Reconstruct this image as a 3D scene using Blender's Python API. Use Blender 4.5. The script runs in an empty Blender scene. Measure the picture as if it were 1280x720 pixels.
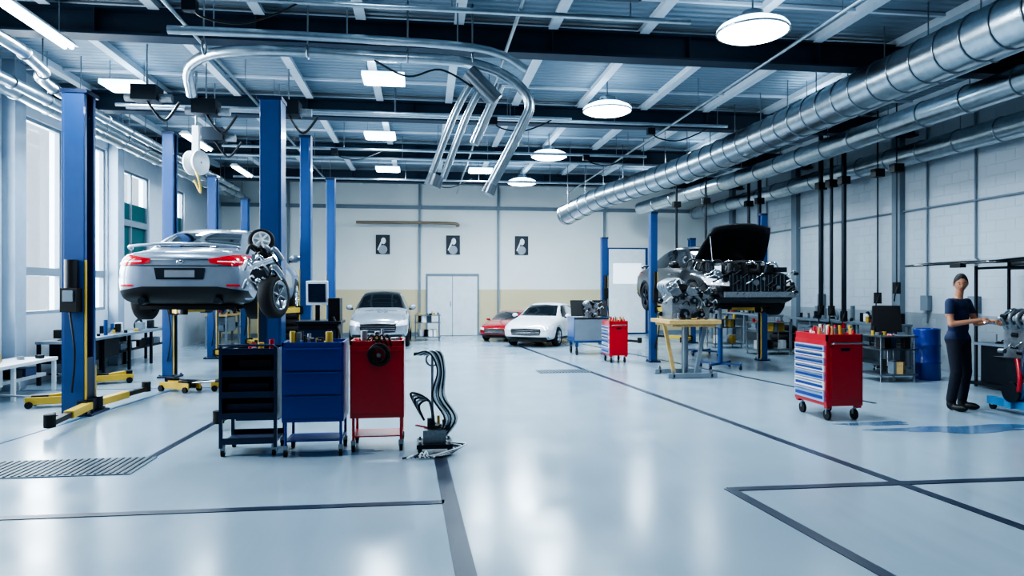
import bpy, math, random
from mathutils import Vector, Matrix
from mathutils.bvhtree import BVHTree
R=random.Random(7)
V=Vector
# ------------------------------------------------------------ materials
def lin(c):
    return tuple(((x/255)/12.92 if x/255<=.04045 else ((x/255+.055)/1.055)**2.4) for x in c)+(1,)
MC={}
def M(name,c=(128,128,128),rough=.5,metal=0,emit=0,var=.12,scale=6,bump=0,coat=0,bscale=None):
    if name in MC: return MC[name]
    m=bpy.data.materials.new(name); m.use_nodes=True; nt=m.node_tree; n=nt.nodes; l=nt.links
    p=n['Principled BSDF']; col=lin(c)
    p.inputs['Roughness'].default_value=rough; p.inputs['Metallic'].default_value=metal
    p.inputs['Coat Weight'].default_value=coat; p.inputs['Coat Roughness'].default_value=.05
    tc=n.new('ShaderNodeTexCoord'); nz=n.new('ShaderNodeTexNoise'); nz.inputs['Scale'].default_value=scale
    nz.inputs['Detail'].default_value=4
    l.new(tc.outputs['Object'],nz.inputs['Vector'])
    mx=n.new('ShaderNodeMix'); mx.data_type='RGBA'
    mx.inputs[6].default_value=tuple(x*(1-var) for x in col[:3])+(1,)
    mx.inputs[7].default_value=tuple(min(1,x*(1+var)) for x in col[:3])+(1,)
    l.new(nz.outputs['Fac'],mx.inputs[0]); l.new(mx.outputs[2],p.inputs['Base Color'])
    if emit:
        p.inputs['Emission Color'].default_value=col; p.inputs['Emission Strength'].default_value=emit
    if bump:
        b=n.new('ShaderNodeBump'); b.inputs['Strength'].default_value=bump; b.inputs['Distance'].default_value=.01
        nb=n.new('ShaderNodeTexNoise'); nb.inputs['Scale'].default_value=bscale or scale*6
        l.new(tc.outputs['Object'],nb.inputs['Vector']); l.new(nb.outputs['Fac'],b.inputs['Height']); l.new(b.outputs['Normal'],p.inputs['Normal'])
    MC[name]=m; return m
def nodes(m): return m.node_tree.nodes,m.node_tree.links,m.node_tree.nodes['Principled BSDF']

BLUE=M('lift_blue_paint',(32,68,118),.38,0,coat=.25)
BLUE2=M('cart_blue_paint',(16,48,132),.35,coat=.3)
NAVY=M('navy_paint',(18,36,68),.4,coat=.2)
RED=M('red_paint',(184,18,30),.3,coat=.4)
YEL=M('yellow_paint',(200,164,64),.45)
STEEL=M('steel',(150,156,162),.3,1)
GALV=M('galvanised',(190,200,206),.28,1,var=.25,scale=9,bump=.15)
CHROME=M('chrome',(225,228,232),.12,1)
BLACK=M('black_plastic',(14,15,18),.45)
RUB=M('rubber',(18,18,20),.75)
DK=M('dark_metal',(44,50,58),.4,.7)
WHITE=M('white_paint',(225,230,233),.4)
GREY=M('grey_paint',(114,127,138),.5)
BEAM=M('beam_paint',(30,48,66),.5)
GLASS=M('dark_glass',(12,17,22),.06,coat=1)
TAIL=M('tail_light',(170,14,22),.15,emit=.35,coat=1)
ALU=M('cast_aluminium',(150,155,160),.42,.85,var=.4,scale=30)
BEIGE=M('wood_board',(190,156,100),.6,var=.3,scale=14)
HEAD=M('headlight',(225,232,240),.1,.3,emit=.3,coat=1)
LAMP=M('lamp_lens',(218,241,255),.4,emit=12)

# ------------------------------------------------------------ builder
def cr(pts,k=6):
    P=[V(p) for p in pts]
    if len(P)<3: return P
    o=[]
    for i in range(len(P)-1):
        a=P[max(i-1,0)];b=P[i];c=P[i+1];d=P[min(i+2,len(P)-1)]
        for j in range(k):
            t=j/k
            o.append(.5*((2*b)+(c-a)*t+(2*a-5*b+4*c-d)*t*t+(3*b-a-3*c+d)*t**3))
    o.append(P[-1]); return o
class B:
    def __init__(s,name): s.name=name;s.v=[];s.f=[];s.m=[];s.sm=[];s.mats=[]
    def mi(s,mat):
        if mat not in s.mats: s.mats.append(mat)
        return s.mats.index(mat)
    def add(s,vs,fs,mat,smooth=False,X=None):
        o=len(s.v); k=s.mi(mat) if not isinstance(mat,list) else None
        s.v+=[(X@V(p)) if X else V(p) for p in vs]
        for i,f in enumerate(fs):
            s.f.append([o+j for j in f]); s.m.append(k if k is not None else s.mi(mat[i])); s.sm.append(smooth)
    def box(s,x,y,z,sx,sy,sz,mat,rz=0,ry=0,rx=0,tx=1,ty=1):
        a,b,c=sx/2,sy/2,sz/2
        vs=[(-a,-b,-c),(a,-b,-c),(a,b,-c),(-a,b,-c),(-a*tx,-b*ty,c),(a*tx,-b*ty,c),(a*tx,b*ty,c),(-a*tx,b*ty,c)]
        X=Matrix.Translation((x,y,z))@Matrix.Rotation(rz,4,'Z')@Matrix.Rotation(ry,4,'Y')@Matrix.Rotation(rx,4,'X')
        s.add(vs,[(3,2,1,0),(4,5,6,7),(0,1,5,4),(1,2,6,5),(2,3,7,6),(3,0,4,7)],mat,False,X)
    def cyl(s,p,q,r,mat,r2=None,n=12,cap=True):
        s.rings([V(p),V(q)],[r,r if r2 is None else r2],mat,n,cap)
    def rings(s,P,rr,mat,n=8,cap=True):
        t=(P[1]-P[0]).normalized(); u=t.orthogonal().normalized(); vs=[]
        for i,p in enumerate(P):
            t2=(P[min(i+1,len(P)-1)]-P[max(i-1,0)])
            if t2.length>1e-9:
                t2.normalize(); u=(u-t2*u.dot(t2))
                u=u.normalized() if u.length>1e-6 else t2.orthogonal().normalized(); t=t2
            w=t.cross(u)
            for j in range(n):
                a=2*math.pi*j/n; vs.append(p+(u*math.cos(a)+w*math.sin(a))*rr[i])
        fs=[]
        for i in range(len(P)-1):
            for j in range(n):
                k=(j+1)%n; fs.append((i*n+j,i*n+k,(i+1)*n+k,(i+1)*n+j))
        s.add(vs,fs,mat,True)
        if cap:
            e=(len(P)-1)*n
            s.add(vs[:n],[tuple(range(n-1,-1,-1))],mat); s.add(vs[e:],[tuple(range(n))],mat)
    def tube(s,pts,r,mat,n=8,k=6,curve=True):
        P=cr(pts,k) if curve else [V(p) for p in pts]
        s.rings(P,[r]*len(P),mat,n)
    def torus(s,c,ax,Rr,r,mat,n=20,m=8,a0=0,a1=2*math.pi):
        ax=V(ax).normalized();u=ax.orthogonal().normalized();w=ax.cross(u);c=V(c)
        P=[c+(u*math.cos(a0+(a1-a0)*i/n)+w*math.sin(a0+(a1-a0)*i/n))*Rr for i in range(n+1)]
        s.rings(P,[r]*(n+1),mat,m,False)
    def lathe(s,o,ax,prof,mat,n=24):
        ax=V(ax).normalized();u=ax.orthogonal().normalized();w=ax.cross(u);o=V(o);vs=[];fs=[]
        for (h,r) in prof:
            for j in range(n):
                a=2*math.pi*j/n; vs.append(o+ax*h+(u*math.cos(a)+w*math.sin(a))*r)
        for i in range(len(prof)-1):
            for j in range(n):
                k=(j+1)%n; fs.append((i*n+j,i*n+k,(i+1)*n+k,(i+1)*n+j))
        s.add(vs,fs,mat,True)
    def ell(s,c,r,mat,nu=12,nv=8,X=None):
        vs=[];fs=[]
        for i in range(nv+1):
            t=math.pi*i/nv
            for j in range(nu):
                a=2*math.pi*j/nu; vs.append((c[0]+r[0]*math.sin(t)*math.cos(a),c[1]+r[1]*math.sin(t)*math.sin(a),c[2]+r[2]*math.cos(t)))
        for i in range(nv):
            for j in range(nu):
                k=(j+1)%nu; fs.append((i*nu+j,(i+1)*nu+j,(i+1)*nu+k,i*nu+k))
        s.add(vs,fs,mat,True,X)
    def build(s,loc=(0,0,0),rz=0,bevel=0,parent=None,name=None):
        me=bpy.data.meshes.new(s.name); me.from_pydata([tuple(p) for p in s.v],[],s.f)
        for m in s.mats: me.materials.append(m)
        me.polygons.foreach_set('material_index',s.m); me.polygons.foreach_set('use_smooth',s.sm); me.update()
        o=bpy.data.objects.new(name or s.name,me); bpy.context.collection.objects.link(o)
        o.location=loc; o.rotation_euler=(0,0,rz)
        if bevel:
            b=o.modifiers.new('bevel','BEVEL'); b.width=bevel; b.segments=2; b.limit_method='ANGLE'; b.angle_limit=math.radians(50)
        return o
def ev(vs,fs,mods):
    me=bpy.data.meshes.new('tmp'); me.from_pydata([tuple(v) for v in vs],[],fs); me.update()
    o=bpy.data.objects.new('tmp',me); bpy.context.collection.objects.link(o); ex=mods(o)
    dg=bpy.context.evaluated_depsgraph_get(); dg.update(); e=o.evaluated_get(dg); m=e.to_mesh()
    rv=[v.co.copy() for v in m.vertices]; rf=[tuple(p.vertices) for p in m.polygons]; e.to_mesh_clear()
    bpy.data.objects.remove(o); bpy.data.meshes.remove(me)
    for x in (ex or []): bpy.data.objects.remove(x)
    return rv,rf

# ------------------------------------------------------------ room shell
YB=23.0; XL=-6.5; XR=10.0; ZC=5.15; YF=-4; ZH=ZC-.004
# floor
b=B('floor'); m=M('epoxy_floor',(146,164,176),.3,0,var=.06,scale=.6)
n,l,p=nodes(m)
nz=n.new('ShaderNodeTexNoise'); nz.inputs['Scale'].default_value=1.3; nz.inputs['Detail'].default_value=6
tc=n['Texture Coordinate']; l.new(tc.outputs['Object'],nz.inputs['Vector'])
mr=n.new('ShaderNodeMapRange'); mr.inputs[1].default_value=.3; mr.inputs[2].default_value=.7; mr.inputs[3].default_value=.14; mr.inputs[4].default_value=.26
l.new(nz.outputs['Fac'],mr.inputs[0]); l.new(mr.outputs[0],p.inputs['Roughness'])
st=n.new('ShaderNodeTexNoise'); st.inputs['Scale'].default_value=1; st.inputs['Detail'].default_value=8
mp=n.new('ShaderNodeMapping'); mp.inputs['Scale'].default_value=(3.0,.35,1); l.new(tc.outputs['Object'],mp.inputs[0]); l.new(mp.outputs[0],st.inputs['Vector'])
r2=n.new('ShaderNodeMapRange'); r2.inputs[1].default_value=.55; r2.inputs[2].default_value=.75; r2.inputs[3].default_value=0; r2.inputs[4].default_value=.14; l.new(st.outputs['Fac'],r2.inputs[0])
mx=n.new('ShaderNodeMix'); mx.data_type='RGBA'; mx.inputs[7].default_value=lin((96,112,126)); old=p.inputs['Base Color'].links[0].from_socket
l.new(old,mx.inputs[6]); l.new(r2.outputs[0],mx.inputs[0]); l.new(mx.outputs[2],p.inputs['Base Color'])
b.box((XL+XR)/2,(YB+YF)/2,-.1,XR-XL+.6,YB-YF+.6,.2,m); b.build()
# ceiling deck, corrugated
b=B('ceiling'); m=M('roof_deck',(132,149,163),.5,.1,var=.25,scale=.7)
n,l,p=nodes(m); wv=n.new('ShaderNodeTexWave'); wv.bands_direction='Y'; wv.inputs['Scale'].default_value=2.2
l.new(n['Texture Coordinate'].outputs['Object'],wv.inputs['Vector']); bp=n.new('ShaderNodeBump'); bp.inputs['Strength'].default_value=.6; bp.inputs['Distance'].default_value=.04
l.new(wv.outputs['Fac'],bp.inputs['Height']); l.new(bp.outputs['Normal'],p.inputs['Normal'])
b.box((XL+XR)/2,(YB+YF)/2,ZC+.1,XR-XL+.6,YB-YF+.6,.2,m); b.build()
# back wall with beige dado
def wallmat(name,low,top,h,brick=False):
    m=M(name,top,.6,var=.06,scale=1.2); n,l,p=nodes(m)
    sx=n.new('ShaderNodeSeparateXYZ'); l.new(n['Texture Coordinate'].outputs['Object'],sx.inputs[0])
    gt=n.new('ShaderNodeMath'); gt.operation='GREATER_THAN'; gt.inputs[1].default_value=h; l.new(sx.outputs['Z'],gt.inputs[0])
    mx=n.new('ShaderNodeMix'); mx.data_type='RGBA'; mx.inputs[6].default_value=lin(low)
    old=p.inputs['Base Color'].links[0].from_socket; l.new(old,mx.inputs[7]); l.new(gt.outputs[0],mx.inputs[0]); l.new(mx.outputs[2],p.inputs['Base Color'])
    if brick:
        cb=n.new('ShaderNodeCombineXYZ'); l.new(sx.outputs['Y'],cb.inputs[0]); l.new(sx.outputs['Z'],cb.inputs[1])
        bk=n.new('ShaderNodeTexBrick'); bk.inputs['Scale'].default_value=1; bk.inputs['Brick Width'].default_value=.4; bk.inputs['Row Height'].default_value=.2
        bk.inputs['Mortar Size'].default_value=.01; l.new(cb.outputs[0],bk.inputs['Vector'])
        bp=n.new('ShaderNodeBump'); bp.invert=True; bp.inputs['Strength'].default_value=.8; bp.inputs['Distance'].default_value=.015
        l.new(bk.outputs['Fac'],bp.inputs['Height']); l.new(bp.outputs['Normal'],p.inputs['Normal'])
    return m
WB=wallmat('back_wall_paint',(194,182,148),(212,216,214),1.55)
b=B('wall_back'); b.box((XL+XR)/2,YB+.1,ZC/2,XR-XL+.4,.2,ZC,WB)
b.build()
b=B('trim_1')
for x in (-4.4,-.15,2.5,6.2): b.box(x,YB-.04,ZC/2,.07,.08,ZC,GREY)
b.box((XL+XR)/2,YB-.03,4.3,XR-XL,.06,.12,GREY); b.build()
b=B('wall_right'); WR=wallmat('block_wall_paint',(142,152,160),(180,190,198),1.1,True); b.box(XR+.1,(YB+YF)/2,ZC/2,.2,YB-YF,ZC,WR); b.build()
b=B('trim_2')
for y in (9.2,13.2,17.2,21): b.box(XR-.06,y,ZC/2,.12,.25,ZC,GREY)
b.build()
b=B('wall_front'); b.box((XL+XR)/2,YF-.1,ZC/2,XR-XL+.4,.2,ZC,M('front_wall_paint',(110,126,140))); b.build()
b=B('baseboard_back'); b.box((XL+.06)/2,YB-.02,.06,.06-XL-.1,.03,.12,GREY); b.box((1.85+XR)/2,YB-.02,.06,XR-1.85,.03,.12,GREY); b.build()
# left wall with windows
WL=M('left_wall_paint',(184,194,204),.6,var=.08)
wins=[(2,4.5,1.15,4.4),(5.5,8,1.15,4.4),(8.7,11.2,1.15,4.4),(12.05,13.3,1.15,4.45),(13.75,15.0,1.15,4.45),(15.4,17.2,1.9,4.2),(18,19.6,1.9,4.2)]
b=B('wall_left'); y0=YF
for (a,c,z0,z1) in wins:
    b.box(XL-.12,(y0+a)/2,ZC/2,.24,a-y0,ZC,WL); b.box(XL-.12,(a+c)/2,z0/2,.24,c-a,z0,WL); b.box(XL-.12,(a+c)/2,(z1+ZC)/2,.24,c-a,ZC-z1,WL); y0=c
b.box(XL-.12,(y0+YB)/2,ZC/2,.24,YB-y0,ZC,WL); b.build()
b=B('trim_3')
for y in (11.62,13.52,15.2): b.box(XL+.1,y,ZC/2,.2,.3,ZC,M('pier_paint',(140,156,172)))
b.build(bevel=.01)
PANE=bpy.data.materials.new('window_pane'); PANE.use_nodes=True; nt=PANE.node_tree; nt.nodes.clear()
o_=nt.nodes.new('ShaderNodeOutputMaterial');t_=nt.nodes.new('ShaderNodeBsdfTransparent');g_=nt.nodes.new('ShaderNodeBsdfGlossy');x_=nt.nodes.new('ShaderNodeMixShader');x_.inputs[0].default_value=.08
g_.inputs['Roughness'].default_value=.05
nt.links.new(t_.outputs[0],x_.inputs[1]);nt.links.new(g_.outputs[0],x_.inputs[2]);nt.links.new(x_.outputs[0],o_.inputs[0])
GREEN=M('green_panel',(20,80,84),.35)
for i,(a,c,z0,z1) in enumerate(wins):
    b=B('window_%d'%(i+1)); x=XL-.08; f=.06
    for y in (a+f/2,c-f/2): b.box(x,y,(z0+z1)/2,.08,f,z1-z0,GREY)
    for z in (z0+f/2,z1-f/2): b.box(x,(a+c)/2,z,.08,c-a-2*f,f,GREY)
    zm=1.88 if z0<1.5 else 3.05
    b.box(x,(a+c)/2,zm,.1,c-a-2*f,.14,GREY)
    if c-a>1.5:
        b.box(x,(a+c)/2,(z0+z1)/2,.07,.06,z1-z0,GREY)
    if z0>1.5: 
        b.box(x-.02,(a+c)/2,(zm+z0)/2+.02,.02,c-a-.1,zm-z0-.05,GREEN)
        b.box(x-.02,(a+c)/2,zm+.25,.03,c-a-.1,.4,GREEN)
    b.box(x-.04,(a+c)/2,(z0+z1)/2,.006,c-a-.08,z1-z0-.08,PANE)
    b.build()
# doors
b=B('door_1'); DP=M('door_paint',(204,210,215),.45)
b.box(.95,YB-.03,1.04,1.78,.06,2.08,GREY); b.box(.53,YB-.07,1.0,.82,.04,1.98,DP); b.box(1.37,YB-.07,1.0,.82,.04,1.98,DP)
b.cyl((.88,YB-.12,1.0),(.88,YB-.12,1.15),.012,STEEL); b.cyl((.88,YB-.08,1.0),(.88,YB-.12,1.0),.01,STEEL); b.cyl((.88,YB-.08,1.15),(.88,YB-.12,1.15),.01,STEEL); b.build(bevel=.004)
b=B('door_2'); b.box(7.0,YB-.03,1.5,1.5,.06,3.0,BLUE); b.box(7.0,YB-.07,1.5,1.3,.04,2.9,WHITE); b.box(7.0,YB-.095,2.1,1.0,.02,.7,M('lit_pane',(225,238,250),.2,emit=.8)); b.build()
# posters
for x in (-1.36,.97,3.3):
    b=B('wall_poster'); b.box(0,0,0,.46,.03,.64,M('poster_dark',(34,40,50),.4)); 
    b.ell((.02,-.018,.12),(.08,.008,.11),WHITE); b.ell((0,-.018,-.17),(.15,.008,.15),M('poster_fig',(150,156,165)))
    b.box(-.1,-.018,-.05,.05,.006,.3,WHITE,ry=.4); b.build((x,YB-.02,3.05))
# roof beams
for y in (1.2,5.1,9.0,12.8,16.6,20.4):
    b=B('roof_beam'); L=XR-XL; x=(XL+XR)/2
    b.box(x,0,4.72,L,.26,.03,BEAM); b.box(x,0,4.88,L,.03,.3,BEAM); b.box(x,0,5.04,L,.26,.03,BEAM)
    for k in range(9): b.box(XL+.6+k*1.9,0,4.88,.015,.24,.29,BEAM)
    b.build((0,y,0))
b=B('roof_purlins'); PU=M('purlin_paint',(208,219,228),.45)
k=XL+.7
while k<XR:
    b.box(k,(YB+YF)/2,5.09,.06,YB-YF,.12,PU); b.box(k,(YB+YF)/2,5.035,.13,YB-YF,.012,PU); k+=1.25
k=YF+.6
while k<YB:
    b.box((XL+XR)/2,k,5.125,XR-XL,.05,.04,PU); k+=1.9
b.build()
# conduits and sprinkler pipes
for y,z,x0,x1 in ((7.4,4.62,-6.2,3),(11.85,4.6,-5.0,2.6),(12.25,4.66,-5,5.7),(14.9,4.58,-4.2,5.0),(16.1,4.62,-5,4.8),(18.75,4.55,-5,6.9)):
    b=B('pipe_run'); b.cyl((x0,y,z),(x1,y,z),.03,GALV); k=x0+.5
    while k<x1: b.cyl((k,y,z),(k,y,ZH),.008,STEEL,n=6); k+=2
    b.build()
for x in (-2.75,1.05,4.6):
    b=B('pipe_run'); b.cyl((x,2,4.66),(x,22,4.66),.022,GALV)
    for y in (3,7,11,15,19): b.cyl((x,y,4.66),(x,y,ZH),.006,STEEL,n=6)
    b.build()
for x,y in ((-2.4,7.4),(1.2,11.85),(3.6,14.9),(-1.9,14.9),(0.2,18.75),(4.2,12.25)):
    b=B('cable_loop'); b.tube([(0,0,0),(.1,0,-.18),(.5,0,-.24),(.9,0,-.1),(1.1,0,.02)],.012,BLACK,6); b.box(0,0,-.08,.14,.1,.12,DK)
    b.build((x,y,4.6))
# air vent in ceiling
b=B('ceiling_vent'); b.box(0,0,0,.9,.7,.12,BEAM)
for k in range(7): b.box(0,-.27+k*.09,-.08,.8,.02,.05,STEEL,rx=.6)
for sx in (-.4,.4): 
    for sy in (-.3,.3): b.cyl((sx,sy,.05),(sx,sy,.28),.01,STEEL,n=6)
b.build((1.95,7.0,4.86))

# ------------------------------------------------------------ lamps
def light(name,loc,size,power,rot=(0,0,0),shape='DISK',sy=None,col=(.74,.89,1)):
    d=bpy.data.lights.new(name,'AREA'); d.shape=shape; d.size=size; d.energy=power; d.color=col
    if sy: d.size_y=sy
    o=bpy.data.objects.new(name,d); bpy.context.collection.objects.link(o); o.location=loc; o.rotation_euler=rot; return o
LSIDE=M('lamp_side_glow',(200,230,250),.4,emit=4.5)
def highbay(x,y,z=4.62,r=.4,P=150):
    b=B('high_bay_lamp')
    b.lathe((0,0,0),(0,0,1),[(-.0,r),(.03,r+.015),(.07,r*.96),(.12,r*.7),(.15,.14)],LSIDE,32)
    b.lathe((0,0,0),(0,0,1),[(.15,.14),(.24,.12),(.25,.02)],STEEL)
    b.lathe((0,0,0),(0,0,1),[(-.06,0.001),(-.055,r*.5),(-.035,r*.85),(.0,r)],LAMP,32)
    b.torus((0,0,.0),(0,0,1),r+.01,.014,CHROME,32,6)
    b.cyl((0,0,.25),(0,0,ZH-z),.012,STEEL); b.build((x,y,z))
    light('lamp_light',(x,y,z-.08),r*1.9,P)
for x,y in ((3.85,7.6),(3.1,11.3),(2.85,15.4),(2.8,19.4)): highbay(x,y)
highbay(3.9,2.5,P=40)
def panel(x,y,P=110):
    b=B('led_panel_lamp'); b.box(0,0,0,.62,.5,.07,LSIDE); b.box(0,0,-.04,.54,.42,.02,LAMP)
    for sx in (-.25,.25): b.cyl((sx,0,.03),(sx,0,ZH-4.75),.008,STEEL,n=6)
    b.build((x,y,4.75),bevel=.01); light('lamp_light',(x,y,4.69),.5,P,shape='SQUARE')
for x,y,P in ((-.6,10.4,120),(-.9,14.3,120),(-.95,18.3,120),(1.5,18.2,110),(-.6,6.2,45),(6.75,10.9,120),(6.5,15.5,100),(6.4,19.4,100),(-4.6,11.3,110),(-.5,2,15)): panel(x,y,P)
def fluor(x,y,z,rz,L=1.5,P=60):
    b=B('fluorescent_lamp'); b.box(0,0,.05,.2,L,.06,WHITE,ty=.98,tx=.5); b.cyl((-.04,-L/2+.04,0),(-.04,L/2-.04,0),.024,LAMP); b.cyl((.04,-L/2+.04,0),(.04,L/2-.04,0),.024,LAMP)
    for s in (-.5,.5): b.cyl((0,s,.06),(0,s,ZH-z),.006,STEEL,n=6)
    b.build((x,y,z),rz); light('lamp_light',(x,y,z-.05),.15,P,shape='RECTANGLE',sy=L)
fluor(-4.25,8.1,4.5,0); fluor(-4.5,14.3,4.5,0); fluor(-4.5,17.7,4.5,0)
# daylight
light('window_daylight',(XL-1.6,13.2,3.0),15,4200,(math.radians(90),0,math.radians(-90)),'RECTANGLE',5,(.82,.93,1))
w=bpy.data.worlds.new('world'); bpy.context.scene.world=w; w.use_nodes=True; bg=w.node_tree.nodes['Background']; bg.inputs[0].default_value=(.7,.85,1,1); bg.inputs[1].default_value=1.0

# ------------------------------------------------------------ ducts
def duct(name,pts,r,hang=True,k=8,step=.9):
    b=B(name); P=cr(pts,k); b.rings(P,[r]*len(P),GALV,20)
    acc=0
    hz=0
    for i in range(1,len(P)):
        seg=P[i]-P[i-1]; L=seg.length; t=seg.normalized(); s=step-acc
        while s<L:
            c=P[i-1]+t*s; b.torus(c,t,r+.004,.012,STEEL,20,6); hz+=1
            if hang and hz%2==0: b.cyl((c.x,c.y,c.z+r),(c.x,c.y,ZH),.009,STEEL,n=6)
            s+=step
        acc=L-(s-step)
    return b.build()
duct('ventilation_duct',[(6.2,-3.5,4.42),(6.2,3,4.42),(6.2,8,4.42),(6.1,11.5,4.35),(5.5,14.5,4.15),(4.6,17,3.95),(3.9,18.6,3.62)],.28,step=.4)
duct('ventilation_duct',[(8.0,-3.5,4.4),(8.0,8,4.4),(8.0,15,4.4),(7.7,19,4.35),(7.0,21.5,4.2)],.2)
duct('ventilation_duct',[(9.4,-3.5,4.2),(9.4,8,4.2),(9.4,16,4.2),(9.4,22.8,4.2)],.2)
duct('ventilation_duct',[(7.2,-3,4.58),(7.2,10,4.58),(7.2,18,4.58)],.1)
duct('ventilation_duct',[(-6.05,2,4.55),(-6.05,10,4.55),(-6.05,22.5,4.55)],.13)
duct('ventilation_duct',[(-5.6,2,4.42),(-5.6,12,4.42),(-5.55,22.5,4.42)],.08)
duct('ventilation_duct',[(-5.0,6,4.55),(-5,7.4,4.55),(-4.6,8.2,4.35),(-4.75,9.2,4.35),(-5.2,11,4.4),(-5.2,20,4.4)],.07)
# exhaust extraction rail with drop arms
b=B('exhaust_extraction_rail')
b.tube([(-3.1,9.6,4.2),(-2.9,9.0,4.42),(-2.2,8.6,4.48),(-.6,8.5,4.45),(.5,8.5,4.42),(1.05,8.5,4.25),(1.32,8.5,3.95),(1.2,8.5,3.6),(.82,8.5,2.86)],.065,GALV,14)
b.tube([(-2.9,8.2,4.55),(-1.5,8.2,4.55),(.6,8.2,4.5),(1.25,8.3,4.3)],.05,GALV,12)
for dx in (-.08,.08):
    b.tube([(.68+dx,8.5,4.2),(.45+dx,8.5,3.75),(.15+dx,8.5,2.95)],.045,GALV,12)
b.tube([(.95,8.5,4.15),(.75,8.5,3.7),(.62,8.5,3.4)],.06,GALV,12)
b.cyl((.55,8.5,4.3),(.9,8.5,3.95),.11,STEEL); b.cyl((.84,8.5,2.9),(.79,8.5,2.78),.075,STEEL,r2=.085); b.cyl((.15,8.5,3.0),(.1,8.5,2.86),.1,STEEL,r2=.11)
for x in (-2.6,-1.4,-.2,.6): b.cyl((x,8.5,4.5),(x,8.5,ZH),.012,STEEL,n=6); b.torus((x,8.5,4.46),(1,0,0),.075,.012,STEEL)
for x in (-2.4,-.9,.4): b.cyl((x,8.2,4.55),(x,8.2,ZH),.01,STEEL,n=6)
b.tube([(-.6,8.45,4.38),(-.2,8.45,4.2),(.2,8.45,4.3),(.6,8.45,4.1)],.012,BLACK,6)
b.build()
b=B('wall_pipe'); b.tube([(-2.2,YB-.35,3.75),(.8,YB-.35,3.75),(1.1,YB-.3,3.65)],.05,M('pipe_tan',(140,124,104),.4,.5)); 
for x in (-2,-.8,.4): b.box(x,YB-.18,3.76,.05,.32,.04,STEEL)
b.build()
for x,y,z in ((-4.0,10.5,4.42),(-3.3,10.9,4.35),(-3.6,12.35,4.25),(-2.1,11.0,4.4)):
    b=B('overhead_power_unit')
    b.box(0,0,0,.35,.3,.22,DK); b.cyl((-.3,0,-.05),(.35,0,-.05),.06,ALU); b.cyl((0,0,0),(0,0,ZH-z),.012,STEEL,n=6); b.tube([(0,0,-.1),(.2,.1,-.35),(.45,0,-.1)],.02,BLACK,6)
    b.build((x,y,z))

# ------------------------------------------------------------ floor markings
LINE=M('marking_navy',(22,36,58),.35,var=.2,scale=10)
def line(x0,y0,x1,y1,w=.1,mat=LINE,z=.003):
    b=B('floor_marking'); a=V((x0,y0,0));c=V((x1,y1,0)); t=(c-a); L=t.length; ang=math.atan2(t.y,t.x)
    b.box(0,0,0,L,w,.004,mat); b.build(((x0+x1)/2,(y0+y1)/2,z),ang)
line(.13,7.2,.3,1.5,.12); line(-6.4,5.17,.15,5.1,.08); line(2.5,19.5,4.12,2.4,.09); line(2.4,5.13,9,5.05,.09,z=.0035); line(2.41,5.15,2.72,1.5,.09)
line(-2.58,6.3,-2.4,9.8,.07); line(-4.4,7.0,-3.9,11.4,.05,M('marking_blue',(60,100,140),.3)); line(-6.4,11.5,-2,11.4,.05,M('marking_blue'))
line(4.5,19,6.2,8.7,.06)
b=B('floor_drain_grate'); b.box(0,0,.004,1.7,.6,.008,M('grate',(84,104,116),.45))
for k in range(28): b.box(-.82+k*.06,0,.011,.02,.56,.006,DK)
b.build((-3.35,6.5,0))
b=B('floor_drain_grate'); b.box(0,0,.004,1.0,.45,.008,M('grate'))
for k in range(16): b.box(-.46+k*.06,0,.011,.02,.42,.006,DK)
b.build((2.65,12.8,0))
def stain(x,y,rx,ry):
    b=B('floor_stain'); vs=[(0,0,0)]; N=40
    for i in range(N):
        a=2*math.pi*i/N; k=1+.25*math.sin(3*a+x)+.15*math.sin(7*a+y)+.1*R.random(); vs.append((rx*k*math.cos(a),ry*k*math.sin(a),0))
    b.add(vs,[(0,1+i,1+(i+1)%N) for i in range(N)],M('stain_blue',(84,114,146),.12,var=.3,scale=4)); b.build((x,y,.0022))
stain(6.1,7.0,.9,.18); stain(5.3,7.4,.4,.1); stain(-1.0,6.75,.6,.1)

# ------------------------------------------------------------ car
def decal(b,bvh,dr,bot,top,mat,nu=10,nv=5,off=.006,X=None):
    def samp(P,t):
        k=t*(len(P)-1); i=min(int(k),len(P)-2); f=k-i
        return (P[i][0]*(1-f)+P[i+1][0]*f,P[i][1]*(1-f)+P[i+1][1]*f)
    D={'+Y':V((0,1,0)),'-Y':V((0,-1,0)),'+X':V((1,0,0)),'-X':V((-1,0,0)),'-Z':V((0,0,-1))}[dr]
    g=[];vs=[]
    for j in range(nv+1):
        for i in range(nu+1):
            p=samp(bot,i/nu);q=samp(top,i/nu);t=j/nv; a=p[0]*(1-t)+q[0]*t; c=p[1]*(1-t)+q[1]*t
            o={'Y':V((a,-6*D.y,c)),'X':V((-6*D.x,a,c)),'Z':V((a,c,6))}[dr[1]]
            h=bvh.ray_cast(o,D)
            if h[0] is None: g.append(None)
            else:
                nn=h[1] if h[1].dot(D)<0 else -h[1]
                g.append(len(vs)); vs.append(h[0]+nn*off-D*.002)
    fs=[]
    for j in range(nv):
        for i in range(nu):
            q=[g[j*(nu+1)+i],g[j*(nu+1)+i+1],g[(j+1)*(nu+1)+i+1],g[(j+1)*(nu+1)+i]]
            if None in q: continue
            if max((vs[q[a]]-vs[q[a-1]]).length for a in range(4))>.45: continue
            fs.append(tuple(q))
    if fs: b.add(vs,fs,mat,True)
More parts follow.
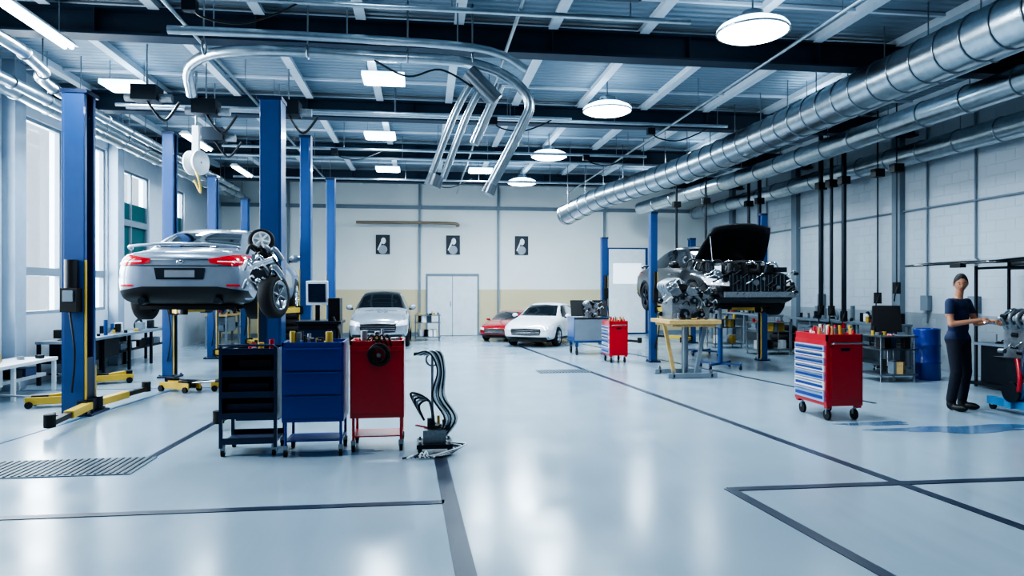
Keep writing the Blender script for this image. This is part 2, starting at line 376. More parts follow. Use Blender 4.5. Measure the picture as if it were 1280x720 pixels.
def wheel(b,x,y,z,side,r=.33,w=.22,rim=CHROME):
    ax=(side,0,0); o=(x-side*w/2,y,z)
    b.lathe(o,ax,[(.0,r*.62),(.0,r*.9),(.03,r),(w-.03,r),(w,r*.9),(w,r*.66),(w-.02,r*.64)],RUB,28)
    b.lathe(o,ax,[(w-.02,r*.66),(w-.005,r*.64),(w-.02,r*.6),(.03,r*.58),(.02,.01)],rim,28)
    b.cyl(V(o)+V((side*.05,0,0)),V(o)+V((side*.07,0,0)),r*.5,DK,n=20)
    for k in range(5):
        a=k*2*math.pi/5+.3; c=V((x+side*(w/2-.035),y,z)); e=c+V((0,math.cos(a),math.sin(a)))*r*.61
        b.rings([c,e],[.035,.026],rim,6)
    b.cyl((x+side*(w/2-.06),y,z),(x+side*(w/2-.01),y,z),.055,rim)
SED=[(-2.36,.66,.46,.80,.90,.50),(-2.32,.82,.34,.88,.99,.60),(-2.15,.89,.26,.93,1.035,.66),(-1.85,.92,.22,.95,1.055,.67),(-1.5,.925,.2,.96,1.12,.68),(-1.1,.93,.2,.965,1.345,.63),(-.6,.93,.2,.965,1.465,.61),(.15,.93,.2,.95,1.47,.61),(.6,.93,.2,.935,1.31,.63),(1.08,.92,.2,.92,1.0,.68),(1.6,.91,.2,.87,.94,.68),(2.08,.87,.22,.78,.84,.62),(2.3,.78,.3,.68,.73,.54),(2.36,.6,.38,.6,.64,.4)]
def car(name,loc,rz,paint,hood_open=False,rim=CHROME,sc=1,bay=False,spoiler=True,two=None,zs=1,plate=WHITE):
    b=B(name); vs=[];fs=[]
    for (y,w,zb,zt,zr,wr) in SED:
        h=[(0,zb),(.8*w,zb),(.96*w,zb+.07),(w,zb+.28*(zt-zb)+.05),(.992*w,zt-.17),(.94*w,zt-.02),((w*.9+wr)/2,zt+.5*(zr-zt)),(wr,zr-.045),(wr*.7,zr-.005),(0,zr+.01)]
        ring=[V((x,y,z)) for x,z in h]+[V((-x,y,z)) for x,z in h[8:0:-1]]
        vs+=ring
    N=18
    for i in range(len(SED)-1):
        for j in range(N):
            k=(j+1)%N; fs.append((i*N+j,i*N+k,(i+1)*N+k,(i+1)*N+j))
    e=(len(SED)-1)*N
    for base,fl in ((0,False),(e,True)):
        for j in range(9):
            a,bb=base+j,base+j+1; c=base+(N-j-1)%N; d=base+(N-j)%N
            q=[a,bb,c,d]; q=list(dict.fromkeys(q))
            if len(q)>=3: fs.append(tuple(q if fl else q[::-1]))
    def mods(o):
        s=o.modifiers.new('s','SUBSURF'); s.levels=3
        c=B('cut')
        for sx in (-1,1):
            for y in (-1.42,1.42): c.cyl((sx*.66,y,.34),(sx*1.1,y,.34),.385,DK,n=40)
        co=c.build(); bo=o.modifiers.new('b','BOOLEAN'); bo.operation='DIFFERENCE'; bo.object=co; bo.solver='EXACT'
        return [co]
    rv,rf=ev(vs,fs,mods)
    if two:
        mm=[two if (sum(rv[i].z for i in f)/len(f)>.97 and sum(rv[i].y for i in f)/len(f)<1.1) else paint for f in rf]
        b.add(rv,rf,mm,True)
    else: b.add(rv,rf,paint,True)
    bvh=BVHTree.FromPolygons(rv,rf)
    dc=lambda *a,**k: decal(b,bvh,*a,**k)
    dc('+Y',[(-.60,1.09),(0,1.08),(.60,1.09)],[(-.49,1.335),(0,1.36),(.49,1.335)],GLASS,20,10)
    dc('-Y',[(-.66,1.02),(0,1.02),(.66,1.02)],[(-.52,1.37),(0,1.40),(.52,1.37)],GLASS,20,10)
    for s in ('+X','-X'):
        dc(s,[(-1.3,1.03),(-.9,1.0),(-.12,.99)],[(-1.0,1.19),(-.75,1.32),(-.12,1.39)],GLASS,14,6)
        dc(s,[(-.04,.99),(.5,.975),(.82,.97)],[(-.04,1.39),(.3,1.36),(.6,1.19)],GLASS,14,6)
        for y in (-.95,-.08,.9): dc(s,[(y,.35),(y+.012,.35)],[(y,.97),(y+.012,.97)],BLACK,1,10,off=.003)
        dc(s,[(-1.0,.24),(1.0,.24)],[(-1.0,.31),(1.0,.31)],BLACK,12,2)
        for y in (-.75,.15): dc(s,[(y,.82),(y+.17,.82)],[(y,.845),(y+.17,.845)],CHROME,3,2,off=.02)
    # rear
    for s in (-1,1):
        dc('+Y',[(s*.91,.82),(s*.72,.79),(s*.40,.83)],[(s*.89,.955),(s*.7,.94),(s*.38,.885)],TAIL,14,5,off=.012)
        dc('+Y',[(s*.80,.835),(s*.5,.845)],[(s*.80,.85),(s*.5,.86)],HEAD,8,2,off=.016)
        dc('+Y',[(s*.80,.50),(s*.62,.50)],[(s*.78,.53),(s*.62,.53)],TAIL,4,2,off=.01)
        b.cyl((s*.5,-2.38,.3),(s*.5,-2.2,.3),.05,DK,n=14)
        b.ell((s*1.0,.72,1.02),(.11,.07,.075),paint); b.box(s*.93,.74,.97,.1,.05,.04,BLACK)
    dc('+Y',[(-.88,.24),(0,.22),(.88,.24)],[(-.86,.44),(-.5,.50),(.5,.50),(.86,.44)],BLACK,24,6,off=.012)
    dc('+Y',[(-.31,.60),(.31,.60)],[(-.34,.76),(.34,.76)],DK,8,3,off=.008)
    dc('+Y',[(-.2,.63),(.2,.63)],[(-.2,.73),(.2,.73)],plate,6,3,off=.014)
    dc('+Y',[(-.84,.785),(.84,.785)],[(-.84,.797),(.84,.797)],BLACK,20,1,off=.005)
    dc('+Y',[(-.38,.87),(.38,.87)],[(-.38,.885),(.38,.885)],CHROME,10,1,off=.012)
    b.ell((0,-2.36,.845),(.05,.012,.03),CHROME)
    if spoiler: b.tube([(-.72,-2.12,1.03),(-.68,-2.2,1.075),(0,-2.27,1.105),(.68,-2.2,1.075),(.72,-2.12,1.03)],.022,paint,8)
    # front
    dc('-Y',[(-.5,.42),(0,.4),(.5,.42)],[(-.56,.62),(0,.64),(.56,.62)],BLACK,12,6,off=.01)
    for z in (.46,.51,.56): dc('-Y',[(-.5,z),(.5,z)],[(-.5,z+.012),(.5,z+.012)],CHROME,10,1,off=.018)
    for s in (-1,1): dc('-Y',[(s*.85,.60),(s*.52,.57)],[(s*.86,.73),(s*.55,.665)],HEAD,8,4,off=.012)
    dc('-Y',[(-.8,.26),(.8,.26)],[(-.76,.36),(.76,.36)],BLACK,16,3,off=.008)
    dc('-Z',[(-.66,1.0),(.66,1.0)],[(-.7,1.012),(.7,1.012)],BLACK,8,1)
    b.box(0,0,.2,1.3,4.1,.06,BLACK)
    if bay:
        dc('-Z',[(-.66,1.08),(.66,1.08)],[(-.58,2.15),(.58,2.15)],BLACK,10,12,off=.01)
        rr=random.Random(3)
        for i in range(90):
            x=rr.uniform(-.68,.68);y=rr.uniform(1.15,2.2);z=.9+.06-(y-1.1)*.1
            k=rr.random()
            if k<.4: b.box(x,y,z+.03,rr.uniform(.06,.25),rr.uniform(.06,.2),rr.uniform(.05,.18),rr.choice([ALU,BLACK,DK,BLACK,STEEL]),rz=rr.random())
            elif k<.7: b.cyl((x,y,z-.03),(x+rr.uniform(-.05,.05),y,z+.14),rr.uniform(.03,.07),rr.choice([ALU,DK,BLACK]))
            else: b.tube([(x,y,z),(x+.1,y,z+.16),(x+.22,y-.1,z+.14),(x+.28,y-.12,z)],.018,rr.choice([BLACK,CHROME,RUB]),6)
        b.box(0,2.36,.62,1.1,.05,.34,DK); b.box(0,2.41,.42,1.35,.07,.1,ALU)
        for i in range(14): b.box(-.5+i*.077,2.39,.63,.012,.01,.3,STEEL)
        for i in range(26):
            x=rr.uniform(-.8,.8);z=rr.uniform(.38,.82); b.tube([(x,2.3,z),(x+.07,2.42,z+.06),(x+.16,2.42,z),(x+.22,2.32,z-.04)],.016,rr.choice([BLACK,CHROME,DK,RUB]),6,4); b.cyl((x,2.32,z),(x,2.4,z),rr.uniform(.02,.06),rr.choice([ALU,BLACK,DK]),n=10)
    if hood_open:
        H=1.1; ang=math.radians(46); nu,nv=10,6; vs=[];fs=[]
        for th in (0,.03):
            for j in range(nv+1):
                for i in range(nu+1):
                    t=j/nv;u=(i/nu*2-1); w=.74-.16*t**2; x=u*w; d=H*t-(.1*u*u*t); zz=.09*(1-u*u)*math.sin(t*3.0)**1 + th
                    vs.append(V((x,1.05+d*math.cos(ang)-zz*math.sin(ang),.98+d*math.sin(ang)+zz*math.cos(ang))))
        K=(nu+1)*(nv+1)
        for j in range(nv):
            for i in range(nu):
                a=j*(nu+1)+i; fs.append((a,a+nu+1,a+nu+2,a+1)); a+=K; fs.append((a,a+1,a+nu+2,a+nu+1))
        bd=[i for i in range(nu+1)]+[(j+1)*(nu+1)-1 for j in range(1,nv+1)]+[nv*(nu+1)+i for i in range(nu-1,-1,-1)]+[j*(nu+1) for j in range(nv-1,0,-1)]
        for i in range(len(bd)):
            p,q=bd[i],bd[(i+1)%len(bd)]; fs.append((p,q,q+K,p+K))
        b.add(vs,fs,BLACK,True)
        b.cyl((.6,1.75,.9),(.6,1.05+.8*math.cos(ang),.98+.8*math.sin(ang)),.01,STEEL,n=6)
    for s in (-1,1):
        for y in (-1.42,1.42): wheel(b,s*.80,y,.33,s,rim=rim)
    for y in (-1.42,1.42): b.cyl((-.7,y,.33),(.7,y,.33),.05,DK)
    o=b.build(loc,rz); o.scale=(sc,sc,sc*zs); return o
SILVER=M('silver_car_paint',(146,157,170),.3,.6,coat=.8)
DARKP=M('graphite_car_paint',(14,17,22),.3,.4,coat=.7)
WHP=M('white_car_paint',(214,218,224),.25,coat=1)
REDP=M('red_car_paint',(150,20,30),.25,coat=1)
PALE=M('pale_car_paint',(140,148,158),.25,.3,coat=1)
ZA=1.12
car('car',(-3.38,12.36,ZA),0,SILVER,plate=M('plate_grey',(120,126,132)))
car('car',(6.15,14.3,1.06),math.pi,DARKP,True,bay=True,rim=DK)
car('car',(-1.2,20.2,0),math.pi,PALE,False,sc=.88,two=DARKP,zs=1.18)
car('car',(3.6,19.7,0),math.pi-.5,WHP,sc=.8)
car('car',(2.75,21.25,0),math.pi-.5,REDP,sc=.62)

# ------------------------------------------------------------ lifts
def lift(loc,w,h,arm,k_=1,yel=True,armmode='in'):
    b=B('car_lift')
    for s in (-1,1):
        x=s*w/2; q_=k_
        b.box(x+s*.13*q_,0,h/2,.035,.3*q_,h,BLUE)
        for k in (-1,1): b.box(x,k*.14*q_,h/2,.24*q_,.03,h,BLUE); b.box(x-s*.11*q_,k*.115*q_,h/2,.03,.06*q_,h,BLUE)
        b.box(x,0,.015,.5*q_,.5*q_,.03,NAVY); b.box(x,0,h+.02,.32*q_,.34*q_,.05,NAVY)
        for ax in (-.2,.2):
            for ay in (-.2,.2): b.cyl((x+ax*q_,ay*q_,.03),(x+ax*q_,ay*q_,.06),.018,STEEL,n=6)
        b.cyl((x,.03,.05),(x,.03,h-.1),.03*q_,STEEL,n=8); b.tube([(x+s*.02,-.05*q_,h-.1),(x,-.06*q_,h/2),(x+s*.02,-.05*q_,.1)],.012,BLACK,6)
        b.box(x-s*.02,0,arm+.25,.2*q_,.2*q_,.7,NAVY); b.box(x-s*.12*q_,0,arm,.12,.42*q_,.14,DK)
        if yel: b.box(x-s*.135*q_,-.14*q_,1.0,.02,.035,1.9,YEL); b.box(x-s*.12*q_,.14*q_,.35,.02,.035,.5,YEL)
        for k in (-1,1):
            p=V((x-s*.16*q_,k*.12*q_,arm)); q=V((x-s*(w/2-.6),k*1.05,arm)) if armmode=='in' else V((x-s*.3,k*1.3,arm))
            mid=p.lerp(q,.55); d=(q-p); a=math.atan2(d.y,d.x)
            b.box(*((p+mid)/2),(mid-p).length,.11,.09,YEL if yel else BLUE,rz=a); b.box(*((mid+q)/2),(q-mid).length,.08,.06,BLACK,rz=a)
            b.cyl(q-V((0,0,.04)),q+V((0,0,.1)),.06,RUB)
            b.cyl(p-V((0,0,.08)),p+V((0,0,.08)),.06,DK)
        if s==-1: b.box(x,-.22*q_,1.45,.2*q_,.14,.3,BLACK); b.box(x,-.3*q_,1.5,.12*q_,.02,.14,GREY); b.cyl((x,-.22*q_,1.6),(x,-.22*q_,1.95),.075*q_,BLACK); b.tube([(x,-.25*q_,1.3),(x+.08,-.3*q_,.8),(x,-.2*q_,.3)],.014,BLACK,6)
    b.build(loc,bevel=.006)
lift((-3.34,12.9,0),2.36,4.35,ZA+.08,.68)
lift((-3.17,9.3,0),2.36,4.05,.12,1.0,armmode='out')
lift((-3.45,16.2,0),2.6,4.1,.15,.68)
lift((-3.7,19.4,0),2.3,4.0,.15,.66)
lift((6.17,14.2,0),2.5,3.2,1.14,.5)
lift((6.4,18.9,0),2.6,3.0,.15,.6)

# ------------------------------------------------------------ carts
def caster(b,x,y,r=.05):
    b.cyl((x-.015,y,r),(x+.015,y,r),r,RUB,n=16); b.box(x,y,r+.04,.045,.03,.07,STEEL); b.cyl((x,y,r+.06),(x,y,r+.1),.012,STEEL)
def tools(b,x0,x1,y0,y1,z,n,seed):
    r=random.Random(seed)
    for i in range(n):
        x=r.uniform(x0,x1);y=r.uniform(y0,y1);k=r.random();m=r.choice([STEEL,CHROME,BLACK,RED,ALU,YEL,DK])
        if k<.35: b.cyl((x,y,z),(x,y,z+r.uniform(.04,.14)),r.uniform(.012,.035),m,n=10)
        elif k<.6: b.box(x,y,z+.025,r.uniform(.04,.12),r.uniform(.03,.08),.05,m,rz=r.random()*3)
        elif k<.85: 
            a=r.random()*3; d=V((math.cos(a),math.sin(a),0))*r.uniform(.04,.09); b.cyl(V((x,y,z+.015))-d,V((x,y,z+.03))+d,.01,m,n=6); b.torus(V((x,y,z+.03))+d,(0,0,1),.018,.006,m,8,5)
        else: b.torus((x,y,z+.012),(0,0,1),.045,.01,m,12,6)
def shelfcart(loc,mat,w=.52,d=.45,h=1.04,rz=0):
    b=B('tool_cart')
    for sx in (-1,1):
        for sy in (-1,1):
            b.box(sx*(w/2-.015),sy*(d/2-.015),h/2+.04,.03,.03,h-.08,mat); caster(b,sx*(w/2-.03),sy*(d/2-.03),.03)
        b.box(sx*(w/2-.006),0,.68,.012,d-.05,.68,mat)
    for z in (.12,.36,.56,.76,.97):
        b.box(0,0,z,w-.03,d-.03,.015,mat)
        for sy in (-1,1): b.box(0,sy*(d/2-.008),z+.025,w-.05,.012,.06,mat)
    b.box(0,d/2-.01,.68,w-.05,.01,.68,mat)
    b.tube([(-w/2+.02,-d/2,h),(-w/2+.02,-d/2-.06,h+.02),(w/2-.02,-d/2-.06,h+.02),(w/2-.02,-d/2,h)],.012,mat,8,curve=False)
    tools(b,-w/2+.06,w/2-.06,-d/2+.06,d/2-.06,.985,9,1); b.box(0,.02,.43,w-.1,d-.12,.12,NAVY); b.box(.05,0,.84,.3,.28,.14,BLACK); b.box(-.02,.03,.63,.38,.3,.1,NAVY)
    b.build(loc,rz,bevel=.004)
shelfcart((-1.66,6.95,0),NAVY,w=.53)
def boxcart(loc,mat,w=.55,h=1.05,z0=.33,coil=False,lines=3,seed=4,rz=0,name='tool_cart'):
    b=B(name); d=.45
    b.box(0,0,(h+z0)/2,w,d,h-z0,mat)
    for k in range(lines):
        z=z0+.03+(h-z0-.04)*(k+.5)/lines
        b.box(0,-d/2-.008,z,w-.04,.016,(h-z0-.06)/lines-.012,mat)
        b.box(0,-d/2-.02,z+(h-z0)/lines*.4,w-.1,.012,.01,mat)
    for sx in (-1,1):
        for sy in (-1,1): b.cyl((sx*(w/2-.03),sy*(d/2-.03),z0),(sx*(w/2-.03),sy*(d/2-.03),.09),.014,mat); caster(b,sx*(w/2-.03),sy*(d/2-.03),.035)
        b.box(sx*(w/2-.03),0,.14,.02,d-.05,.02,mat)
    b.box(0,0,.14,w-.06,d-.1,.012,mat)
    for sy in (-1,1): b.box(0,sy*(d/2-.01),h+.015,w,.02,.04,mat)
    for sx in (-1,1): b.box(sx*(w/2-.01),0,h+.015,.02,d,.04,mat)
    if coil:
        rr=random.Random(2)
        for i in range(9): b.torus((.02+.012*rr.uniform(-1,1),-d/2-.04-.01*(i%3),h-.1+.012*rr.uniform(-1,1)),(.2*rr.uniform(-1,1),1,.2*rr.uniform(-1,1)),.06+.006*i,.007,rr.choice([BLACK,DK,M('hose_brown',(60,44,40),.6)]),22,6)
        b.cyl((.02,-d/2,h-.1),(.02,-d/2-.08,h-.1),.02,STEEL)
        for k in range(4): b.tube([(-.1+.05*k,-.2,h+.03),(-.05+.05*k,-.23,h+.09),(.02+.04*k,-.22,h-.02)],.01,BLACK,6)
    tools(b,-w/2+.06,w/2-.06,-d/2+.06,d/2-.06,h,22,seed)
    b.build(loc,rz,bevel=.005)
boxcart((-1.045,6.85,0),BLUE2,w=.57)
boxcart((-.455,6.98,0),RED,w=.52,coil=True,lines=1,seed=9)
# hose / cable trolley
b=B('hose_trolley')
b.box(0,0,.09,.34,.3,.04,DK); b.box(0,.02,.17,.22,.18,.12,ALU)
for sx in (-1,1):
    for sy in (-1,1): caster(b,sx*.14,sy*.12,.035)
b.cyl((-.02,.05,.1),(-.02,.05,.98),.013,STEEL); b.cyl((-.2,.05,.96),(.06,.05,.98),.012,BLACK); b.torus((-.02,.05,.9),(0,1,0),.06,.01,STEEL)
for i,c in enumerate([BLACK,WHITE,GREY,BLACK,WHITE,DK,WHITE]):
    o=i*.02
    b.tube([(-.2+o,.0,.95),(-.06+o,-.02,.98),(.03+o*.6,-.03,.8),(-.02+o,0,.55),(.1+o,-.02,.33),(.04+o*.5,0,.12),(.18+o,-.08,.03+.01*i),(.05-o,-.25,.02),(-.2+o,-.22,.02+.008*i),(-.3+o*2,-.25,.015)],.009,c,6)
tools(b,-.14,.14,-.12,.12,.22,10,21)
for i in range(5): b.tube([(-.1,.1,.3),(-.15-.02*i,.05,.45+.03*i),(-.05,.0,.5),(0,.0,.25)],.012,ALU if i%2 else BLACK,6)
b.build((.1,6.65,0))

# tool chest (drawers on -X side)
def chest(loc,s=1,rz=0):
    b=B('tool_chest'); w,d=.47,.7
    b.box(0,0,.57,w,d,.78,RED)
    WD=M('drawer_face',(140,170,210),.35); z=.22
    for i,hh in enumerate([.14,.12,.1,.09,.08,.08,.08]):
        b.box(-w/2-.01,0,z+hh/2,.02,d-.06,hh-.012,WHITE if i%2 else WD); b.box(-w/2-.03,0,z+hh-.025,.02,d-.12,.014,STEEL)
        b.box(-w/2-.022,0,z+hh*.4,.004,d-.1,hh*.3,BLUE2); z+=hh
    b.box(0,-d/2-.008,.57,w-.1,.012,.62,RED); b.box(0,-d/2-.014,.86,.12,.006,.04,DK)
    for sx in (-1,1):
        b.box(sx*(w/2-.01),0,1.0,.02,d,.08,RED)
        for sy in (-1,1): caster(b,sx*(w/2-.06),sy*(d/2-.08),.065); b.box(sx*(w/2-.04),sy*(d/2-.04),.17,.06,.06,.04,RED)
    for sy in (-1,1): b.box(0,sy*(d/2-.01),1.0,w,.02,.08,RED)
    b.tube([(-.18,-d/2,.92),(-.18,-d/2-.07,.94),(.18,-d/2-.07,.94),(.18,-d/2,.92)],.012,STEEL,8,curve=False)
    r=random.Random(5)
    for i in range(26):
        x=r.uniform(-.18,.18);y=r.uniform(-.3,.3); b.cyl((x,y,.96),(x+r.uniform(-.02,.02),y,1.02+r.uniform(.03,.12)),.018,r.choice([WHITE,BEIGE,RED,STEEL,YEL,CHROME]),n=8)
    o=b.build(loc,rz,bevel=.006); o.scale=(s,)*3
chest((5.02,7.95,0)); chest((4.12,14.4,0),.86)

# ------------------------------------------------------------ engines / misc
def engine(b,x,y,z,s=1,seed=1):
    r=random.Random(seed)
    def bx(a,c,e,w,d,h,m,**k): b.box(x+a*s,y+c*s,z+e*s,w*s,d*s,h*s,m,**k)
    def P(a,c,e): return V((x+a*s,y+c*s,z+e*s))
    bx(0,0,.2,.42,.5,.4,ALU); bx(0,0,.02,.32,.44,.12,DK); bx(-.14,0,.46,.18,.5,.14,ALU,ry=-.5); bx(.14,0,.46,.18,.5,.14,ALU,ry=.5)
    bx(0,0,.55,.16,.42,.1,BLACK)
    for k in range(4):
        yy=-.18+k*.12; b.tube([P(-.2,yy,.42),P(-.3,yy,.58),P(-.12,yy,.68),P(.02,yy,.62)],.03*s,ALU,8); b.tube([P(.22,yy,.4),P(.33,yy,.32),P(.32,yy-.02,.16)],.026*s,STEEL,8)
    for (a,e,rr) in ((0,.1,.08),(-.16,.34,.05),(.16,.32,.06),(0,.42,.045)):
        b.cyl(P(a,-.25,e),P(a,-.31,e),rr*s,DK,n=18); b.cyl(P(a,-.31,e),P(a,-.325,e),rr*.4*s,CHROME,n=12)
    for i in range(34):
        a=r.uniform(-.34,.34);c=r.uniform(-.34,.3);e=r.uniform(.05,.62)
        b.tube([P(a,c,e),P(a+.08,c-.08,e+.1),P(a+.16,c,e+.02)],.012*s,r.choice([BLACK,DK,CHROME,RUB,WHITE]),6,4)
        b.cyl(P(a,c-.05,e),P(a,c+.05,e),r.uniform(.015,.045)*s,r.choice([ALU,STEEL,DK,CHROME,BLACK]),n=10)
b=B('engine_lift_table')
b.box(0,0,1.0,.95,1.0,.07,BEIGE); b.box(0,0,.94,.8,.9,.05,BEIGE)
for s in (-1,1): b.box(s*.3,0,.5,.06,.06,.95,BEIGE if s<0 else GREY,ry=s*.2); b.box(0,s*.35,.05,.9,.08,.08,GREY); caster(b,s*.35,.35); caster(b,s*.35,-.35)
b.cyl((0,0,.06),(0,0,.93),.06,STEEL)
engine(b,-.12,0,1.04,1.05,3); engine(b,.28,.15,1.04,.8,5); tools(b,-.4,.4,-.45,-.3,1.04,12,8)
b.build((4.72,11.9,0),bevel=.004)
for x,y in ((5.85,12.9),(6.6,15.6)):
    b=B('transmission_jack'); b.cyl((0,0,.1),(0,0,.8),.05,BLUE); b.cyl((0,0,.8),(0,0,1.2),.03,STEEL); b.box(0,0,1.22,.2,.2,.02,DK)
    for a in range(4): t=a*math.pi/2+.7; b.box(.22*math.cos(t),.22*math.sin(t),.1,.44,.05,.04,BLUE,rz=t); caster(b,.42*math.cos(t),.42*math.sin(t),.04)
    b.build((x,y,0))
# engine cart, back centre right
b=B('parts_cart'); b.box(0,0,.32,1.05,.8,.05,BLUE); b.box(0,-.38,.6,1.0,.03,.5,GREY); b.box(-.5,0,.6,.03,.75,.6,BLUE); b.box(.5,0,.6,.03,.75,.6,BLUE); b.box(0,0,.86,1.0,.76,.03,DK)
for sx in (-1,1):
    for sy in (-1,1): caster(b,sx*.44,sy*.32,.09); b.box(sx*.44,sy*.32,.25,.06,.06,.12,BLUE)
engine(b,0,0,.88,.6,9); b.box(0,.3,1.1,.9,.05,.4,BLACK,rx=-.3); tools(b,-.4,.4,-.3,.3,.35,20,11); b.build((4.05,16.2,0))
# wheel stand by the front post
b=B('wheel_stand'); b.box(0,0,.03,.5,.4,.06,NAVY); b.box(0,.1,1.15,.09,.09,2.26,NAVY)
def sw(o,ax,rr,m,w=.18):
    b.lathe(o,ax,[(0,rr*.5),(.0,rr*.9),(.03,rr),(w-.03,rr),(w,rr*.9),(w,rr*.64),(w-.05,rr*.6),(w-.07,.02)],RUB,24)
    b.lathe(o,ax,[(w+.005,rr*.66),(w+.012,rr*.6),(w-.03,rr*.55),(w-.05,.02)],m,24)
    ax=V(ax).normalized(); c=V(o)+ax*(w-.01)
    for k in range(6):
        u=ax.orthogonal().normalized(); w_=ax.cross(u); a=k*math.pi/3; b.cyl(c,c+(u*math.cos(a)+w_*math.sin(a))*rr*.6,.014,m,n=6)
sw((.08,.0,1.5),(1,-.3,.05),.28,STEEL,.16); sw((0,.0,2.16),(.25,-1,.35),.16,WHITE,.1)
b.box(.05,.08,1.5,.12,.1,.08,STEEL); b.box(0,.06,2.1,.08,.1,.06,STEEL)
b.box(.02,-.06,1.86,.2,.18,.3,ALU); b.cyl((-.1,-.1,1.85),(.2,-.18,1.95),.06,CHROME); b.cyl((0,-.2,1.75),(.02,-.05,1.75),.09,DK)
for i in range(22):
    a=R.uniform(-.22,.12);z=1.55+R.random()*.5; b.tube([(a,-.08,z),(a+.08,-.2,z+.1),(a+.16,-.1,z-.03)],R.choice([.012,.02,.026]),R.choice([CHROME,BLACK,ALU,WHITE,DK]),6,4)
b.build((-2.0,8.75,0))
# diagnostic trolley
b=B('diagnostic_trolley'); b.box(0,0,.62,.55,.5,.95,BLACK); b.box(0,-.26,.62,.48,.02,.8,NAVY)
for z in (.35,.6,.85): b.box(0,-.275,z,.46,.01,.02,STEEL)
b.box(0,0,1.12,.62,.55,.04,DK); b.box(-.05,.05,1.3,.06,.06,.34,BLACK); b.box(-.05,0,1.53,.3,.05,.34,WHITE,rx=.08); b.box(-.05,-.03,1.53,.24,.02,.26,M('screen',(24,34,52),.1,emit=.2),rx=.08)
b.box(.2,0,1.3,.16,.3,.32,BLACK); b.tube([(.2,-.2,1.2),(.3,-.3,.9),(.2,-.3,.5)],.014,BLACK)
for sx in (-1,1):
    for sy in (-1,1): caster(b,sx*.22,sy*.18,.05)
b.build((-1.45,9.9,0),bevel=.006)
# yellow floor jacks
def fjack(x,y,rz):
    b=B('floor_jack')
    for s in (-1,1): b.box(0,s*.11,.1,.62,.025,.1,YEL,ty=.9); b.cyl((.25,s*.15,.05),(.25,s*.11,.05),.05,RUB,n=14); b.cyl((-.26,s*.15,.05),(-.26,s*.11,.05),.045,RUB,n=14)
    b.box(-.02,0,.14,.45,.1,.06,YEL,ry=-.12); b.cyl((.24,0,.14),(.24,0,.2),.06,DK); b.cyl((-.25,0,.14),(-.75,0,.2),.014,STEEL); b.cyl((-.75,0,.2),(-.95,0,.22),.02,RUB); b.box(-.15,0,.12,.2,.16,.1,DK)
    b.build((x,y,0),rz,bevel=.004)
fjack(-4.95,9.9,.2); fjack(-3.75,11.1,2.6); fjack(-3.0,11.2,.3); fjack(-5.45,8.9,1.2); fjack(-2.9,14.6,.1); fjack(-5.2,12.2,0.4)
# benches
def bench(x,y,L,rz,seed,h=.85,top=BEIGE,body=GREY,dn=4):
    b=B('workbench'); b.box(0,0,h,L,.6,.05,top); b.box(0,.05,h*.53,L-.2,.46,.05,body); r=random.Random(seed)
    k=max(1,int(L/.9))
    for i in range(k+1):
        for sy in (-.26,.26): b.box(-L/2+.04+i*(L-.08)/k,sy,h/2,.05,.05,h,body)
    b.box(-L/4,.02,h*.7,L/3,.5,h*.48,body)
    for i in range(int(L*dn)):
        xx=r.uniform(-L/2+.15,L/2-.15); yy=r.uniform(-.2,.2); q=r.random(); m=r.choice([RED,BLUE,GREY,BLACK,WHITE,GREY,ALU,DK,WHITE,BLACK,DK])
        if q<.5: b.box(xx,yy,h+.025+.1,r.uniform(.08,.25),r.uniform(.08,.2),.2*r.uniform(.6,1),m,rz=r.random()*.4); 
        elif q<.8: b.cyl((xx,yy,h+.02),(xx,yy,h+r.uniform(.12,.35)),r.uniform(.03,.07),m)
        else: b.torus((xx,yy,h+.14),(.3,1,.2),.1,.025,m,16,6)
    for i in range(int(L*2)):
        xx=r.uniform(-L/2+.15,L/2-.15); b.box(xx,-.05,h*.53+.085,r.uniform(.12,.3),.25,.12,r.choice([BLUE,WHITE,GREY,BLACK]))
    tools(b,-L/2+.1,L/2-.1,-.22,.22,h+.025,int(L*5),seed+2)
    b.build((x,y,0),rz,bevel=.003)
bench(9.35,14.2,3.6,-math.pi/2,2,top=GREY); bench(9.35,19,3.4,-math.pi/2,5,top=GREY); bench(-6.0,14.2,4.4,math.pi/2,7,h=.7,top=GREY,body=DK,dn=3); bench(-5.6,20.6,2.6,math.pi/2,8)
bench(-6.0,10.4,2.2,math.pi/2,17,h=.5,top=WHITE,body=WHITE,dn=2)
def clutter(name,x,y,w,d,n,seed,hmax=.5):
    b=B(name); r=random.Random(seed)
    b.box(0,0,.12,w,d,.03,STEEL)
    for sx in (-1,1):
        for sy in (-1,1): b.cyl((sx*(w/2-.04),sy*(d/2-.04),0),(sx*(w/2-.04),sy*(d/2-.04),.8),.015,STEEL)
    b.box(0,0,.55,w,d,.02,STEEL)
    for i in range(n):
        zz=r.choice([.135,.56]); b.box(r.uniform(-w/2+.1,w/2-.1),r.uniform(-d/2+.1,d/2-.1),zz+.1,r.uniform(.08,.2),r.uniform(.08,.2),.2,r.choice([WHITE,YEL,BEIGE,BLACK,GREY,DK,WHITE]),rz=r.random())
    b.box(0,0,.77,w,d,.02,STEEL); tools(b,-w/2+.05,w/2-.05,-d/2+.05,d/2-.05,.78,n,seed)
    b.build((x,y,0))
clutter('parts_trolley',8.15,12.9,.8,.6,12,1); clutter('parts_trolley',8.3,15.6,.9,.6,10,2); clutter('parts_trolley',8.0,10.9,.7,.6,10,3); clutter('parts_trolley',8.0,17.4,.8,.6,10,4)
clutter('parts_trolley',.1,20.9,.8,.6,12,6)
